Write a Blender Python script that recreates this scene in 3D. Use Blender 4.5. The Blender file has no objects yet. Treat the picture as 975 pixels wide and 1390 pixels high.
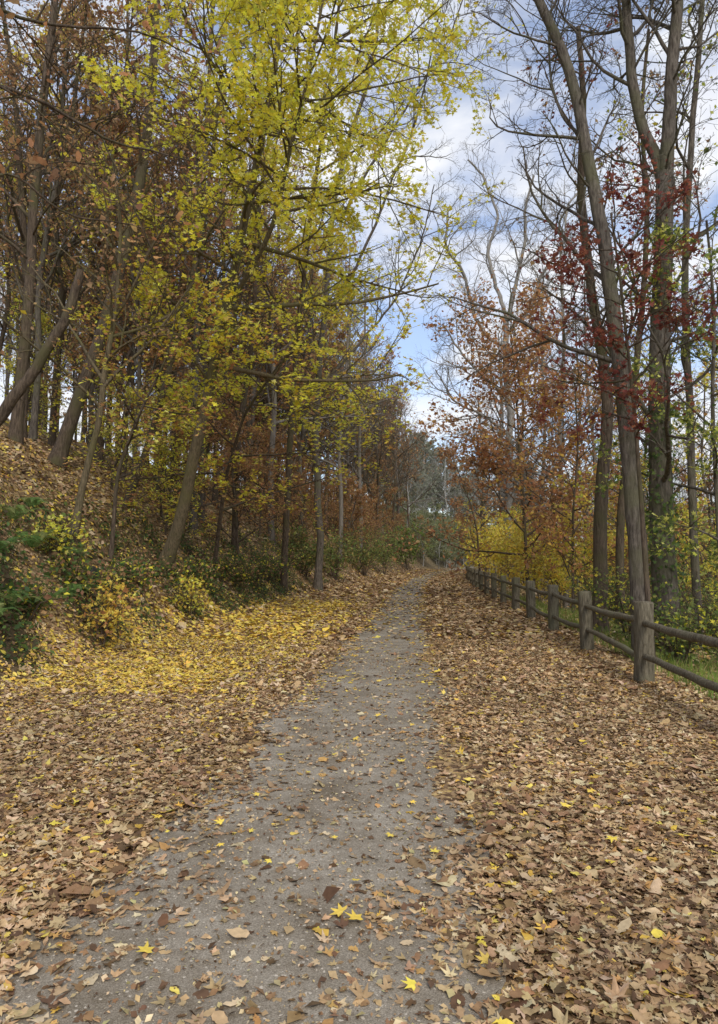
import bpy, math, numpy as np
rng = np.random.default_rng(11)
col = bpy.context.scene.collection
F = 960.0; CH = 1.6; TH = math.atan(107/960.0)
cT, sT = math.cos(TH), math.sin(TH)

# ------------------------------------------------------------------ terrain functions
def xc(y):
    y = np.asarray(y, float)
    return -0.62 + 0.087*y + 0.0011*np.maximum(y-30, 0)**2 * (y < 160) + (y >= 160)*(18.59+0.2*(y-160))
def sp(x, k=2.5): return np.logaddexp(0, k*np.asarray(x, float))/k
def H(x, y):
    x = np.asarray(x, float); y = np.asarray(y, float)
    c = xc(y)
    d = c - 4.35 - x
    bank = 1.0*sp(d, 3.5) - .58*sp(d-3.5, 1.2) - .2*sp(d-16, .5) - .2*sp(d-60, .1)
    e = x - c - 4.3
    down = -.2*sp(e) + .2*sp(e-8, 1) + .16*sp(e-60, .3) - .15*sp(e-130, .1)
    far = .06*sp(y-190, .1) - .06*sp(y-330, .1)
    m = np.clip((d)/1.5, 0, 1) + np.clip(e/2, 0, 1)
    n = .17*np.sin(x*1.7+y*.6)*np.sin(y*1.3-x*.4) + .13*np.sin(x*4.1+1)*np.sin(y*3.3+x)+ .25*np.sin(x*.31+2)*np.sin(y*.27)
    return bank + down + far + m*n
def at(u, v, Y):
    a = (u-487.5)/F; b = (650-v)/F
    dy = cT - b*sT; dz = sT + b*cT; t = Y/dy
    return np.array([a*t, Y, CH+dz*t])
def gx(u, Y):
    return (u-487.5)/F*Y/(cT+0.11*sT)*1.0

# ------------------------------------------------------------------ mesh helpers
def build(name, V, faces, mat, parent=None, colors=None, smooth=False, loc=None):
    me = bpy.data.meshes.new(name)
    V = np.asarray(V, dtype=np.float32)
    faces = [np.asarray(f, dtype=np.int32) for f in faces if len(f)]
    loops = np.concatenate([f.ravel() for f in faces])
    tot = np.concatenate([np.full(len(f), f.shape[1], dtype=np.int32) for f in faces])
    start = np.concatenate([[0], np.cumsum(tot)[:-1]]).astype(np.int32)
    me.vertices.add(len(V)); me.vertices.foreach_set('co', V.ravel())
    me.loops.add(len(loops)); me.loops.foreach_set('vertex_index', loops)
    me.polygons.add(len(tot)); me.polygons.foreach_set('loop_start', start)
    me.update(calc_edges=True)
    if smooth: me.polygons.foreach_set('use_smooth', np.ones(len(tot), dtype=bool))
    if colors is not None:
        ca = me.color_attributes.new('Col', 'FLOAT_COLOR', 'POINT')
        c4 = np.ones((len(V), 4), dtype=np.float32); c4[:, :3] = colors
        ca.data.foreach_set('color', c4.ravel())
    me.materials.append(mat)
    me.validate()
    o = bpy.data.objects.new(name, me); col.objects.link(o)
    if parent is not None: o.parent = parent
    if loc is not None: o.location = loc
    return o
def tag(o, label=None, cat=None, group=None, kind=None):
    if label: o['label'] = label
    if cat: o['category'] = cat
    if group: o['group'] = group
    if kind: o['kind'] = kind
    return o
def empty(name, loc):
    o = bpy.data.objects.new(name, None); col.objects.link(o)
    o.location = [float(q) for q in loc]; o.empty_display_size = .2
    return o
def dup(root, loc, rz, s=1.0, label=None, group=None):
    r = root.copy(); col.objects.link(r); r.location = [float(q) for q in loc]
    r.rotation_euler = (0, 0, rz); r.scale = (s, s, s)
    if label: r['label'] = label
    if group: r['group'] = group
    for ch in list(root.children):
        c = ch.copy(); col.objects.link(c); c.parent = r
    return r
def norm(a): return a/np.maximum(np.linalg.norm(a, axis=-1, keepdims=True), 1e-9)

def tubes(P, R, s):
    B, n, _ = P.shape
    T = norm(np.gradient(P, axis=1))
    mz = np.abs(T[:, :, 2].mean(axis=1)) > .75
    ref = np.where(mz[:, None], np.array([[1., .1, 0]]), np.array([[0, .1, 1.]]))[:, None, :]
    U = norm(np.cross(T, np.broadcast_to(ref, T.shape))); W = np.cross(T, U)
    a = np.arange(s)*2*math.pi/s
    V = P[:, :, None, :] + R[:, :, None, None]*(np.cos(a)[None, None, :, None]*U[:, :, None, :] + np.sin(a)[None, None, :, None]*W[:, :, None, :])
    idx = np.arange(B*n*s).reshape(B, n, s)
    A = idx[:, :-1, :]; Bq = idx[:, 1:, :]
    Fq = np.stack([A, np.roll(A, -1, 2), np.roll(Bq, -1, 2), Bq], -1).reshape(-1, 4)
    return V.reshape(-1, 3), Fq

def resample(pts, n=30):
    pts = np.asarray(pts, float)
    d = np.r_[0, np.cumsum(np.linalg.norm(np.diff(pts, axis=0), axis=1))]
    t = np.linspace(0, d[-1], n)
    P = np.stack([np.interp(t, d, pts[:, i]) for i in range(3)], 1)
    for _ in range(3):
        P[1:-1] = .25*P[:-2] + .5*P[1:-1] + .25*P[2:]
    return P, d[-1]

def grow(P, R, L, k, t0, t1, ang, length, n, wander, up, absolute, bias, fall=.55):
    B, nP, _ = P.shape
    t = (np.arange(k)[None, :] + rng.random((B, k)))/k
    tt = t0 + (t1-t0)*t
    f = tt*(nP-1); i0 = np.minimum(f.astype(int), nP-2); fr = (f-i0)[..., None]
    b = np.arange(B)[:, None]
    p0 = P[b, i0]*(1-fr) + P[b, i0+1]*fr
    T = norm(P[b, i0+1]-P[b, i0])
    r = R[b, i0]*(1-fr[..., 0]) + R[b, i0+1]*fr[..., 0]
    az = rng.random((B, 1))*6.28 + np.arange(k)[None, :]*2.4 + rng.normal(0, .5, (B, k))
    ref = np.where(np.abs(T[..., 2:3]) > .8, np.array([1., 0, 0]), np.array([0, 0, 1.]))
    U = norm(np.cross(T, ref)); W = np.cross(T, U)
    perp = np.cos(az)[..., None]*U + np.sin(az)[..., None]*W
    a = np.radians(ang + rng.normal(0, 9, (B, k)))[..., None]
    d = norm(T*np.cos(a) + perp*np.sin(a) + (np.array(bias) if bias is not None else 0))
    base = length if absolute else length*L[:, None]
    ln = base*(1-fall*t)*rng.uniform(.6, 1.25, (B, k))
    d = d.reshape(-1, 3); p = p0.reshape(-1, 3); ln = ln.reshape(-1); r = r.reshape(-1)
    out = [p]
    for i in range(n-1):
        d = norm(d + rng.normal(0, wander, d.shape) + np.array([0, 0, up]))
        p = p + d*(ln/(n-1))[:, None]
        out.append(p)
    P2 = np.stack(out, 1)
    r0 = np.minimum(r*.72, .004 + .0125*ln)
    R2 = np.maximum(r0[:, None]*np.linspace(1, .3, n)[None, :], .0035)
    return P2, R2, ln

# ------------------------------------------------------------------ leaf templates
def tmpl(kind):
    if kind == 'maple':
        A = [270, 308, 345, 10, 42, 64, 76, 90, 104, 116, 138, 170, 195, 232]
        r = [.18, .42, .66, .40, .95, .42, .62, 1.05, .62, .42, .95, .40, .66, .42]
    elif kind == 'oak':
        A = [270, 290, 318, 338, 5, 30, 55, 90, 125, 150, 175, 202, 222, 250]
        r = [.8, .45, .55, .32, .5, .33, .7, 1.05, .7, .33, .5, .32, .55, .45]
    else:
        A = list(np.linspace(270, 630, 14, endpoint=False))
        r = [1/math.sqrt((math.cos(math.radians(q))/.5)**2 + (math.sin(math.radians(q))/1.0)**2) for q in A]
    A = np.radians(np.array(A, float)); r = np.array(r)*rng.uniform(.84, 1.12, 14)
    x = np.r_[0, r*np.cos(A)]; y = np.r_[0, r*np.sin(A)]
    return x, y
def template_set(kinds, K, curl):
    out = []
    for i in range(K):
        x, y = tmpl(kinds[i % len(kinds)])
        c = rng.normal(0, curl, 3)
        z = c[0]*x*x + c[1]*y*y + c[2]*x*y + .5*curl*np.abs(x) + rng.normal(0, curl*.22, 15)
        out.append(np.stack([x, y, z], 1))
    return np.array(out)
FAN = np.array([(0, i, i+1) for i in range(1, 14)] + [(0, 14, 1)])
TS = {'maple': template_set(['maple'], 8, .18), 'litter': template_set(['maple', 'oak', 'oval', 'maple', 'oak'], 40, .24),
      'oval': template_set(['oval', 'oak'], 10, .2), 'flat': template_set(['maple'], 8, .1)}
QT = np.array([[0, -.9, 0], [.62, 0, .18], [0, 1, 0], [-.62, 0, .18]])
def leaves(pos, size, N, kind, colors):
    n = len(pos)
    a = rng.normal(size=(n, 3)); N = norm(N)
    U = norm(np.cross(a, N)); W = np.cross(N, U)
    if kind == 'quad':
        tp = np.broadcast_to(QT, (n, 4, 3)); m = 4; fan = np.array([[0, 1, 2, 3]])
    else:
        S = TS[kind]; tp = S[rng.integers(0, len(S), n)]; m = 15; fan = FAN
    size = np.asarray(size)[:, None, None]
    V = pos[:, None, :] + size*(tp[..., 0:1]*U[:, None] + tp[..., 1:2]*W[:, None] + tp[..., 2:3]*N[:, None])
    Fc = (np.arange(n)*m)[:, None, None] + fan[None]
    C = np.repeat(colors, m, axis=0)
    return V.reshape(-1, 3), Fc.reshape(-1, fan.shape[1]), C
def palette(n, cols, w=None, jit=.22):
    cols = np.array(cols, float)
    w = None if w is None else np.array(w, float)/sum(w)
    c = cols[rng.choice(len(cols), n, p=w)]
    return np.clip(c*rng.uniform(1-jit, 1+jit, (n, 1))*rng.uniform(.93, 1.07, (n, 3)), 0, .9)

# ------------------------------------------------------------------ materials
def newmat(name):
    m = bpy.data.materials.new(name); m.use_nodes = True
    nt = m.node_tree; nt.nodes.clear()
    return m, nt, nt.nodes, nt.links
def bark(name, c1, c2, moss=None, sc=9):
    m, nt, N, L = newmat(name)
    out = N.new('ShaderNodeOutputMaterial'); p = N.new('ShaderNodeBsdfPrincipled')
    tc = N.new('ShaderNodeTexCoord'); mp = N.new('ShaderNodeMapping'); mp.inputs['Scale'].default_value = (sc, sc, sc*.18)
    L.new(tc.outputs['Object'], mp.inputs[0])
    n1 = N.new('ShaderNodeTexNoise'); n1.inputs['Scale'].default_value = 2.6; n1.inputs['Detail'].default_value = 7; n1.inputs['Roughness'].default_value = .72
    L.new(mp.outputs[0], n1.inputs['Vector'])
    r = N.new('ShaderNodeValToRGB'); r.color_ramp.elements[0].position = .38; r.color_ramp.elements[1].position = .66
    r.color_ramp.elements[0].color = (*c1, 1); r.color_ramp.elements[1].color = (*c2, 1)
    L.new(n1.outputs[0], r.inputs[0])
    src = r.outputs[0]
    n2 = N.new('ShaderNodeTexNoise'); n2.inputs['Scale'].default_value = 1.3; n2.inputs['Detail'].default_value = 4
    L.new(tc.outputs['Object'], n2.inputs['Vector'])
    if moss:
        r2 = N.new('ShaderNodeValToRGB'); r2.color_ramp.elements[0].position = .48; r2.color_ramp.elements[1].position = .66
        L.new(n2.outputs[0], r2.inputs[0])
        mx = N.new('ShaderNodeMixRGB'); mx.inputs[2].default_value = (*moss, 1)
        L.new(r2.outputs[0], mx.inputs[0]); L.new(src, mx.inputs[1]); src = mx.outputs[0]
    L.new(src, p.inputs['Base Color']); p.inputs['Roughness'].default_value = .95
    p.inputs['Specular IOR Level'].default_value = .15
    b = N.new('ShaderNodeBump'); b.inputs['Strength'].default_value = .95; b.inputs['Distance'].default_value = .05
    L.new(n1.outputs[0], b.inputs['Height']); L.new(b.outputs[0], p.inputs['Normal'])
    L.new(p.outputs[0], out.inputs[0])
    return m
def leafmat(name, trans=.5, rough=.6):
    m, nt, N, L = newmat(name)
    out = N.new('ShaderNodeOutputMaterial'); p = N.new('ShaderNodeBsdfPrincipled')
    at_ = N.new('ShaderNodeAttribute'); at_.attribute_name = 'Col'
    tc = N.new('ShaderNodeTexCoord'); nz = N.new('ShaderNodeTexNoise'); nz.inputs['Scale'].default_value = 38; nz.inputs['Detail'].default_value = 2
    L.new(tc.outputs['Object'], nz.inputs['Vector'])
    mr = N.new('ShaderNodeMapRange'); mr.inputs[3].default_value = .62; mr.inputs[4].default_value = 1.3
    L.new(nz.outputs[0], mr.inputs[0])
    mu = N.new('ShaderNodeVectorMath'); mu.operation = 'SCALE'
    L.new(at_.outputs['Color'], mu.inputs[0]); L.new(mr.outputs[0], mu.inputs['Scale'])
    L.new(mu.outputs[0], p.inputs['Base Color']); p.inputs['Roughness'].default_value = rough
    p.inputs['Specular IOR Level'].default_value = .25
    t = N.new('ShaderNodeBsdfTranslucent'); L.new(mu.outputs[0], t.inputs[0])
    mx = N.new('ShaderNodeMixShader'); mx.inputs[0].default_value = trans
    L.new(p.outputs[0], mx.inputs[1]); L.new(t.outputs[0], mx.inputs[2]); L.new(mx.outputs[0], out.inputs[0])
    return m
LEAF = leafmat('foliage'); LITTER = leafmat('dry_leaf', .12, .75)
B_GREY = bark('grey_bark', (.065, .053, .042), (.215, .185, .15), (.125, .12, .07))
B_BROWN = bark('brown_bark', (.055, .041, .03), (.175, .132, .094), (.10, .09, .045))
B_OLIVE = bark('olive_bark', (.09, .072, .043), (.24, .19, .115), (.155, .14, .06), 12)
B_PALE = bark('pale_bark', (.12, .102, .085), (.275, .245, .208), (.18, .165, .125), 5)
B_SYC = bark('sycamore_bark', (.17, .155, .135), (.36, .335, .30), (.25, .23, .19), 4)
B_FAR = bark('haze_painted_bark', (.27, .26, .235), (.40, .385, .355))  # paler than the nearer barks: distance haze is put into the colour

# ground
m, nt, N, L = newmat('leafy_ground'); GROUND = m
out = N.new('ShaderNodeOutputMaterial'); p = N.new('ShaderNodeBsdfPrincipled'); p.inputs['Roughness'].default_value = .9; p.inputs['Specular IOR Level'].default_value = .15
tc = N.new('ShaderNodeTexCoord')
nw = N.new('ShaderNodeTexNoise'); nw.inputs['Scale'].default_value = 14; nw.inputs['Detail'].default_value = 3
L.new(tc.outputs['Object'], nw.inputs['Vector'])
ad = N.new('ShaderNodeVectorMath'); ad.operation = 'MULTIPLY_ADD'; ad.inputs[1].default_value = (.12, .12, .12)
L.new(nw.outputs['Color'], ad.inputs[0]); L.new(tc.outputs['Object'], ad.inputs[2])
vo = N.new('ShaderNodeTexVoronoi'); vo.inputs['Scale'].default_value = 22
L.new(ad.outputs[0], vo.inputs['Vector'])
sx = N.new('ShaderNodeSeparateColor'); L.new(vo.outputs['Color'], sx.inputs[0])
rp = N.new('ShaderNodeValToRGB'); cr = rp.color_ramp
cr.elements[0].position = 0; cr.elements[0].color = (.08, .048, .028, 1); cr.elements[1].position = 1; cr.elements[1].color = (.46, .335, .18, 1)
for ps, c in ((.25, (.15, .092, .05, 1)), (.5, (.28, .185, .097, 1)), (.78, (.38, .255, .125, 1)), (.92, (.52, .365, .13, 1))):
    e = cr.elements.new(ps); e.color = c
L.new(sx.outputs[0], rp.inputs[0])
at_ = N.new('ShaderNodeAttribute'); at_.attribute_name = 'Col'
sa = N.new('ShaderNodeSeparateColor'); L.new(at_.outputs['Color'], sa.inputs[0])
n3 = N.new('ShaderNodeTexNoise'); n3.inputs['Scale'].default_value = 1.6; n3.inputs['Detail'].default_value = 8; n3.inputs['Roughness'].default_value = .75
L.new(tc.outputs['Object'], n3.inputs['Vector'])
def mmath(op, a, b):
    q = N.new('ShaderNodeMath'); q.operation = op
    for i, s in enumerate((a, b)):
        if isinstance(s, (int, float)): q.inputs[i].default_value = s
        else: L.new(s, q.inputs[i])
    return q.outputs[0]
gm = N.new('ShaderNodeMapRange'); gm.inputs[1].default_value = .42; gm.inputs[2].default_value = .56
L.new(n3.outputs[0], gm.inputs[0])
gm2 = mmath('MULTIPLY', gm.outputs[0], sa.outputs[0])
grn = N.new('ShaderNodeMixRGB'); grn.inputs[2].default_value = (.12, .14, .04, 1)
L.new(gm2, grn.inputs[0]); L.new(rp.outputs[0], grn.inputs[1])
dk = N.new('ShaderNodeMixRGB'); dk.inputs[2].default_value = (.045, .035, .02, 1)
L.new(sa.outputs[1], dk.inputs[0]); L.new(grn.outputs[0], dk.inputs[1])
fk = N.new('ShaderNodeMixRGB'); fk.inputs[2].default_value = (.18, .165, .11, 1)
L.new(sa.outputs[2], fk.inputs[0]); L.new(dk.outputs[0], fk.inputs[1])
L.new(fk.outputs[0], p.inputs['Base Color'])
bp = N.new('ShaderNodeBump'); bp.inputs['Strength'].default_value = .8; bp.inputs['Distance'].default_value = .04
L.new(sx.outputs[1], bp.inputs['Height']); L.new(bp.outputs[0], p.inputs['Normal'])
L.new(p.outputs[0], out.inputs[0])

# gravel
m, nt, N, L = newmat('gravel'); GRAVEL = m
out = N.new('ShaderNodeOutputMaterial'); p = N.new('ShaderNodeBsdfPrincipled'); p.inputs['Roughness'].default_value = .95; p.inputs['Specular IOR Level'].default_value = .1
tc = N.new('ShaderNodeTexCoord')
v1 = N.new('ShaderNodeTexVoronoi'); v1.inputs['Scale'].default_value = 250; L.new(tc.outputs['Object'], v1.inputs['Vector'])
v2 = N.new('ShaderNodeTexVoronoi'); v2.inputs['Scale'].default_value = 110; L.new(tc.outputs['Object'], v2.inputs['Vector'])
s1 = N.new('ShaderNodeSeparateColor'); L.new(v1.outputs['Color'], s1.inputs[0])
s2 = N.new('ShaderNodeSeparateColor'); L.new(v2.outputs['Color'], s2.inputs[0])
r1 = N.new('ShaderNodeValToRGB'); cr = r1.color_ramp
cr.elements[0].color = (.21, .185, .148, 1); cr.elements[1].color = (.48, .44, .37, 1)
e = cr.elements.new(.5); e.color = (.318, .284, .234, 1); e = cr.elements.new(.85); e.color = (.37, .332, .276, 1)
L.new(s1.outputs[0], r1.inputs[0])
nz = N.new('ShaderNodeTexNoise'); nz.inputs['Scale'].default_value = 1.7; nz.inputs['Detail'].default_value = 10; nz.inputs['Roughness'].default_value = .72
L.new(tc.outputs['Object'], nz.inputs['Vector'])
r2 = N.new('ShaderNodeValToRGB'); r2.color_ramp.elements[0].position = .32; r2.color_ramp.elements[1].position = .66
r2.color_ramp.elements[0].color = (.52, .465, .39, 1); r2.color_ramp.elements[1].color = (1.1, 1.09, 1.06, 1)
L.new(nz.outputs[0], r2.inputs[0])
mx = N.new('ShaderNodeMixRGB'); mx.blend_type = 'MULTIPLY'; mx.inputs[0].default_value = 1
L.new(r1.outputs[0], mx.inputs[1]); L.new(r2.outputs[0], mx.inputs[2])
ws = mmath('GREATER_THAN', s2.outputs[1], .982)
mx2 = N.new('ShaderNodeMixRGB'); mx2.inputs[2].default_value = (.52, .46, .37, 1)
L.new(ws, mx2.inputs[0]); L.new(mx.outputs[0], mx2.inputs[1])
L.new(mx2.outputs[0], p.inputs['Base Color'])
bp = N.new('ShaderNodeBump'); bp.inputs['Strength'].default_value = .55; bp.inputs['Distance'].default_value = .007
hs = mmath('ADD', s1.outputs[1], nz.outputs[0]); L.new(hs, bp.inputs['Height']); L.new(bp.outputs[0], p.inputs['Normal'])
L.new(p.outputs[0], out.inputs[0])
WOOD = bark('weathered_wood', (.10, .085, .058), (.27, .235, .165), (.18, .17, .105), 12)
ROCK = bark('mossy_stone', (.03, .03, .025), (.13, .12, .10), (.06, .07, .025), 8)

# ------------------------------------------------------------------ ground sheet
def spaced(a, b, n, k):
    t = np.linspace(-1, 1, n); s = np.sinh(k*t)/math.sinh(k)
    return np.where(s < 0, -s*a, s*b)
def hollow(x, y):
    d = xc(y)-4.35-x
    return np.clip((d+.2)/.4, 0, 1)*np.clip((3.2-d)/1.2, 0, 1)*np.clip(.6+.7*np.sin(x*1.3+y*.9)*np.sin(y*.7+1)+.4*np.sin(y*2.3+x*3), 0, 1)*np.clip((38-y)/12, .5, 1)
X = spaced(-700, 700, 420, 6.0); Yy = 12 + spaced(-60, 900, 460, 5.0)
gxx, gyy = np.meshgrid(X, Yy)
Z = H(gxx, gyy)
V = np.stack([gxx, gyy, Z], -1).reshape(-1, 3)
ny, nx = gxx.shape
I = np.arange(ny*nx).reshape(ny, nx)
Fq = np.stack([I[:-1, :-1], I[:-1, 1:], I[1:, 1:], I[1:, :-1]], -1).reshape(-1, 4)
off = (gxx-xc(gyy)).ravel()
cc = np.zeros((len(V), 3))
cc[:, 0] = np.clip((off-4)/.8, 0, 1)*.9 + np.clip((-off-5.2)/2, 0, 1)*.25
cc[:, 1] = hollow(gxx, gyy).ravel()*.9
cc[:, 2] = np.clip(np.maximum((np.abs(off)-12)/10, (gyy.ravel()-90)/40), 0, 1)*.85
tag(build('ground', V, [Fq], GROUND, colors=cc, smooth=True), kind='structure')

yy = np.concatenate([np.arange(-3, 14, .06), np.arange(14, 50, .2), np.arange(50, 158, .7)])
def rag(y, s): return .12*np.sin(y*1.1+s)+.08*np.sin(y*2.9+s*2)+.05*np.sin(y*7.3+s*3)+.035*np.sin(y*17+s*5)
hw = .92-.22*np.clip((yy-8)/10, 0, 1)
Lx = xc(yy)-hw+rag(yy, 1.3); Rx = xc(yy)+hw*.9+rag(yy, 4.1)
T = np.linspace(0, 1, 9)
px = Lx[:, None]*(1-T)+Rx[:, None]*T; py = np.broadcast_to(yy[:, None], px.shape)
pz = H(px, py)+.006+.004*np.sin(T*math.pi)[None, :]
V = np.stack([px, py, pz], -1).reshape(-1, 3)
I = np.arange(px.size).reshape(px.shape)
Fq = np.stack([I[:-1, :-1], I[:-1, 1:], I[1:, 1:], I[1:, :-1]], -1).reshape(-1, 4)
tag(build('path', V, [Fq], GRAVEL, smooth=True), kind='structure')

# ------------------------------------------------------------------ leaf litter (stuff)
TAN = (.53, .37, .195); LT = (.66, .51, .31); BR = (.33, .20, .10); DB = (.145, .085, .045); OR = (.54, .32, .11); YE = (.78, .57, .09); PK = (.45, .305, .165)
def gnorm(x, y):
    e = .1
    return norm(np.stack([-(H(x+e, y)-H(x-e, y))/(2*e), -(H(x, y+e)-H(x, y-e))/(2*e), np.ones_like(x)], -1))
def patch(x, y): return .5+.25*np.sin(x*1.9+y*.7)+.25*np.sin(y*1.6-x*1.1+1)
def patch2(x, y): return .5+.3*np.sin(x*3.1-y*1.7+.5)*np.sin(y*2.3+x*.8)+.2*np.sin(x*.9+y*1.1)
def litter(n, y0, y1, xl, xr, size, kind, tilt, name, label, lift):
    x = []; y = []
    tot = 0
    while tot < n:
        q = rng.random(n); yy_ = y0+(y1-y0)*q
        xx = xl(yy_)+(xr(yy_)-xl(yy_))*rng.random(n)
        o = xx-xc(yy_)
        rr = rng.normal(0, .17, n)+.12*np.sin(yy_*1.7+2)*np.sign(o)+.09*np.sin(yy_*4.1)+.08*np.sin(yy_*9.3+o*4)
        far = np.clip((yy_-7)/22, 0, 1)
        ed = np.clip((np.abs(o-.02)+rr-.52+.25*np.clip((yy_-7)/12, 0, 1))/.75, 0, 1)
        dens = .04+.96*ed**1.9
        dens = np.maximum(dens, .24*far)
        dens *= np.where(o > 4.1, .45, 1)*np.where(np.abs(o) > 1.2, .75+.25*patch(xx, yy_), 1)
        dens *= 1-.93*hollow(xx, yy_)
        u_ = (xx/yy_)*F/1.02+487
        k = (rng.random(n) < dens) & (u_ > -90) & (u_ < 1065)
        x.append(xx[k]); y.append(yy_[k]); tot += k.sum()
    x = np.concatenate(x)[:n]; y = np.concatenate(y)[:n]
    o = x-xc(y)
    N_ = gnorm(x, y)+rng.normal(0, tilt, (n, 3))*np.where(np.abs(o) < .8, .55, 1)[:, None]
    sz = size*rng.lognormal(0, .34, n)
    z = H(x, y)+.010+lift*rng.random(n)*np.where(np.abs(o) < .85, .2, 1)
    c = palette(n, [TAN, LT, BR, DB, OR, PK], [3.0, 1.5, 3.0, 1.9, .8, 2.2], jit=.2)
    c *= (.80+.36*patch2(x, y))[:, None]
    c[o < -5.2] *= .82
    yl = palette(n, [YE, (.74, .58, .13), (.68, .44, .08)])
    pY = np.where((o < -1.2), .06+.26*np.clip((y-6)/6, 0, 1)*np.clip((34-y)/12, 0, 1), .035)
    pY = np.where((o < -1.9) & (o > -4.9) & (y > 8.5) & (y < 26), .42+.32*patch(x, y), pY)
    pY = np.where(o < -5.2, .13, pY)
    pY = np.where(np.abs(o) < .85, np.where(y < 8, .02, .22), pY)
    isy = rng.random(n) < pY
    c[isy] = yl[isy]
    V, Fc, C = leaves(np.stack([x, y, z], -1), sz, N_, kind, c)
    tag(build(name, V, [Fc], LITTER, colors=C), label, 'fallen leaves', kind='stuff')
litter(54000, 2.0, 8.5, lambda y: -.56*y-.6, lambda y: .56*y+.6, .0295, 'litter', .18, 'fallen_leaves', 'thick carpet of crisp brown and tan fallen leaves in the foreground', .024)
litter(38000, 8.5, 14, lambda y: -.55*y-.3, lambda y: .55*y+.3, .036, 'litter', .23, 'fallen_leaves', 'brown and yellow fallen leaves around the first fence posts and fern bank', .03)
litter(60000, 14, 28, lambda y: -.53*y-.3, lambda y: np.minimum(.53*y+.3, xc(y)+9), .052, 'quad', .3, 'fallen_leaves', 'brown and yellow fallen leaves spread over the middle stretch and bank', .045)
litter(72000, 28, 95, lambda y: np.maximum(-.53*y, xc(y)-20), lambda y: xc(y)+9, .085, 'quad', .28, 'fallen_leaves', 'distant reddish brown leaf carpet towards the end of the path', .05)
n = 10000
y = 2.2+10*rng.random(n)**1.4; x = xc(y)+rng.normal(0, .75, n)
c = palette(n, [TAN, BR, DB, LT, (.5, .42, .2)], [2, 2, 2, 1, 1])
V, Fc, C = leaves(np.stack([x, y, np.full(n, .014)], -1), .008*rng.lognormal(0, .6, n), np.array([0, 0, 1.])+rng.normal(0, .4, (n, 3)), 'quad', c)
tag(build('leaf_crumbs', V, [Fc], LITTER, colors=C), 'crumbs of broken leaf scattered over the grey gravel', 'leaf debris', kind='stuff')

spec = [(463, 1240, 0, .062, 'left of the two overlapping yellow maple leaves at the bottom of the path'), (483, 1249, 0, .060, 'right of the two overlapping yellow maple leaves at the bottom of the path'),
 (72, 1125, 0, .052, 'bright yellow maple leaf on brown litter at far left of the foreground'), (300, 1118, 0, .046, None), (190, 1053, 0, .046, None), (590, 1158, 0, .046, None), (483, 1197, 0, .038, None),
 (800, 1079, 0, .046, 'pale yellow maple leaf lying on the brown litter at right, beyond the brighter one'), (765, 1099, 0, .055, 'bright yellow leaf lying on the brown litter right of the path'), (832, 1145, 0, .05, 'yellow leaf on brown litter at right, nearer than the bright one'),
 (455, 1139, 0, .032, None), (366, 1171, 0, .034, None), (545, 1035, 0, .055, None), (197, 1293, 0, .055, 'yellow maple leaf at the bottom edge of the photo, left of the path'), (514, 972, 0, .055, None),
 (300, 1148, 0, .034, None), (928, 1141, 0, .055, 'orange yellow leaf on litter near the right edge'), (50, 1062, 0, .05, 'yellow leaf on litter close to the left edge'), (675, 1098, 0, .05, None), (382, 1026, 0, .05, None),
 (308, 1222, 1, .055, 'large curled tan leaf lying on the gravel at lower left'), (325, 1270, 1, .055, 'tan leaf lying flat at the bottom of the gravel'), (222, 1252, 2, .05, 'small brown leaf on the gravel at lower left'), (412, 1098, 2, .055, 'dark brown curled leaf in the middle of the gravel'),
 (137, 1203, 1, .05, 'pale tan leaf at the left edge of the gravel'), (455, 965, 0, .05, None), (585, 1195, 1, .036, None), (430, 1075, 1, .032, None), (665, 1278, 2, .045, None), (483, 1003, 0, .05, None), (565, 1240, 1, .032, None), (245, 1140, 1, .032, None), (505, 880, 0, .07, None), (480, 915, 0, .07, None), (350, 1080, 0, .04, None), (530, 1135, 0, .04, None), (690, 1195, 1, .045, None), (330, 1340, 1, .04, None), (560, 1340, 0, .045, None), (430, 1310, 1, .032, None), (400, 990, 0, .05, None), (530, 930, 0, .06, None), (455, 1025, 0, .04, None), (280, 1045, 0, .04, None), (420, 1050, 0, .036, None), (560, 1090, 0, .034, None), (340, 1130, 0, .03, None), (430, 950, 0, .05, None), (560, 985, 0, .045, None)]
for (u, v, kd, s, lab) in spec:
    a = (u-487.5)/F; b = (650-v)/F; dz = sT+b*cT; t = -(CH-.02)/dz
    P_ = np.array([a*t, (cT-b*sT)*t, .030+(.02 if abs(a*t-xc((cT-b*sT)*t)) > .9 else 0)])
    colr = palette(1, [[(.82, .62, .10)], [(.60, .44, .25)], [(.2, .115, .06)]][kd], jit=.1)
    V, Fc, C = leaves(np.zeros((1, 3)), np.array([s]), np.array([[rng.normal(0, .12), rng.normal(0, .12)-.05, 1]]), 'flat' if kd == 0 else 'litter', colr)
    g = None
    if lab is None:
        lab = ['yellow maple leaf lying by itself on the grey gravel strip', 'tan fallen leaf lying by itself on the gravel strip', 'dark brown fallen leaf beside the gravel'][kd]
        g = ['single yellow leaves on the gravel', 'single tan leaves on the gravel', 'single brown leaves by the gravel'][kd]
    tag(build('maple_leaf' if kd == 0 else 'fallen_leaf', V, [Fc], LITTER, colors=C, loc=P_), lab, 'leaf', g)

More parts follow.
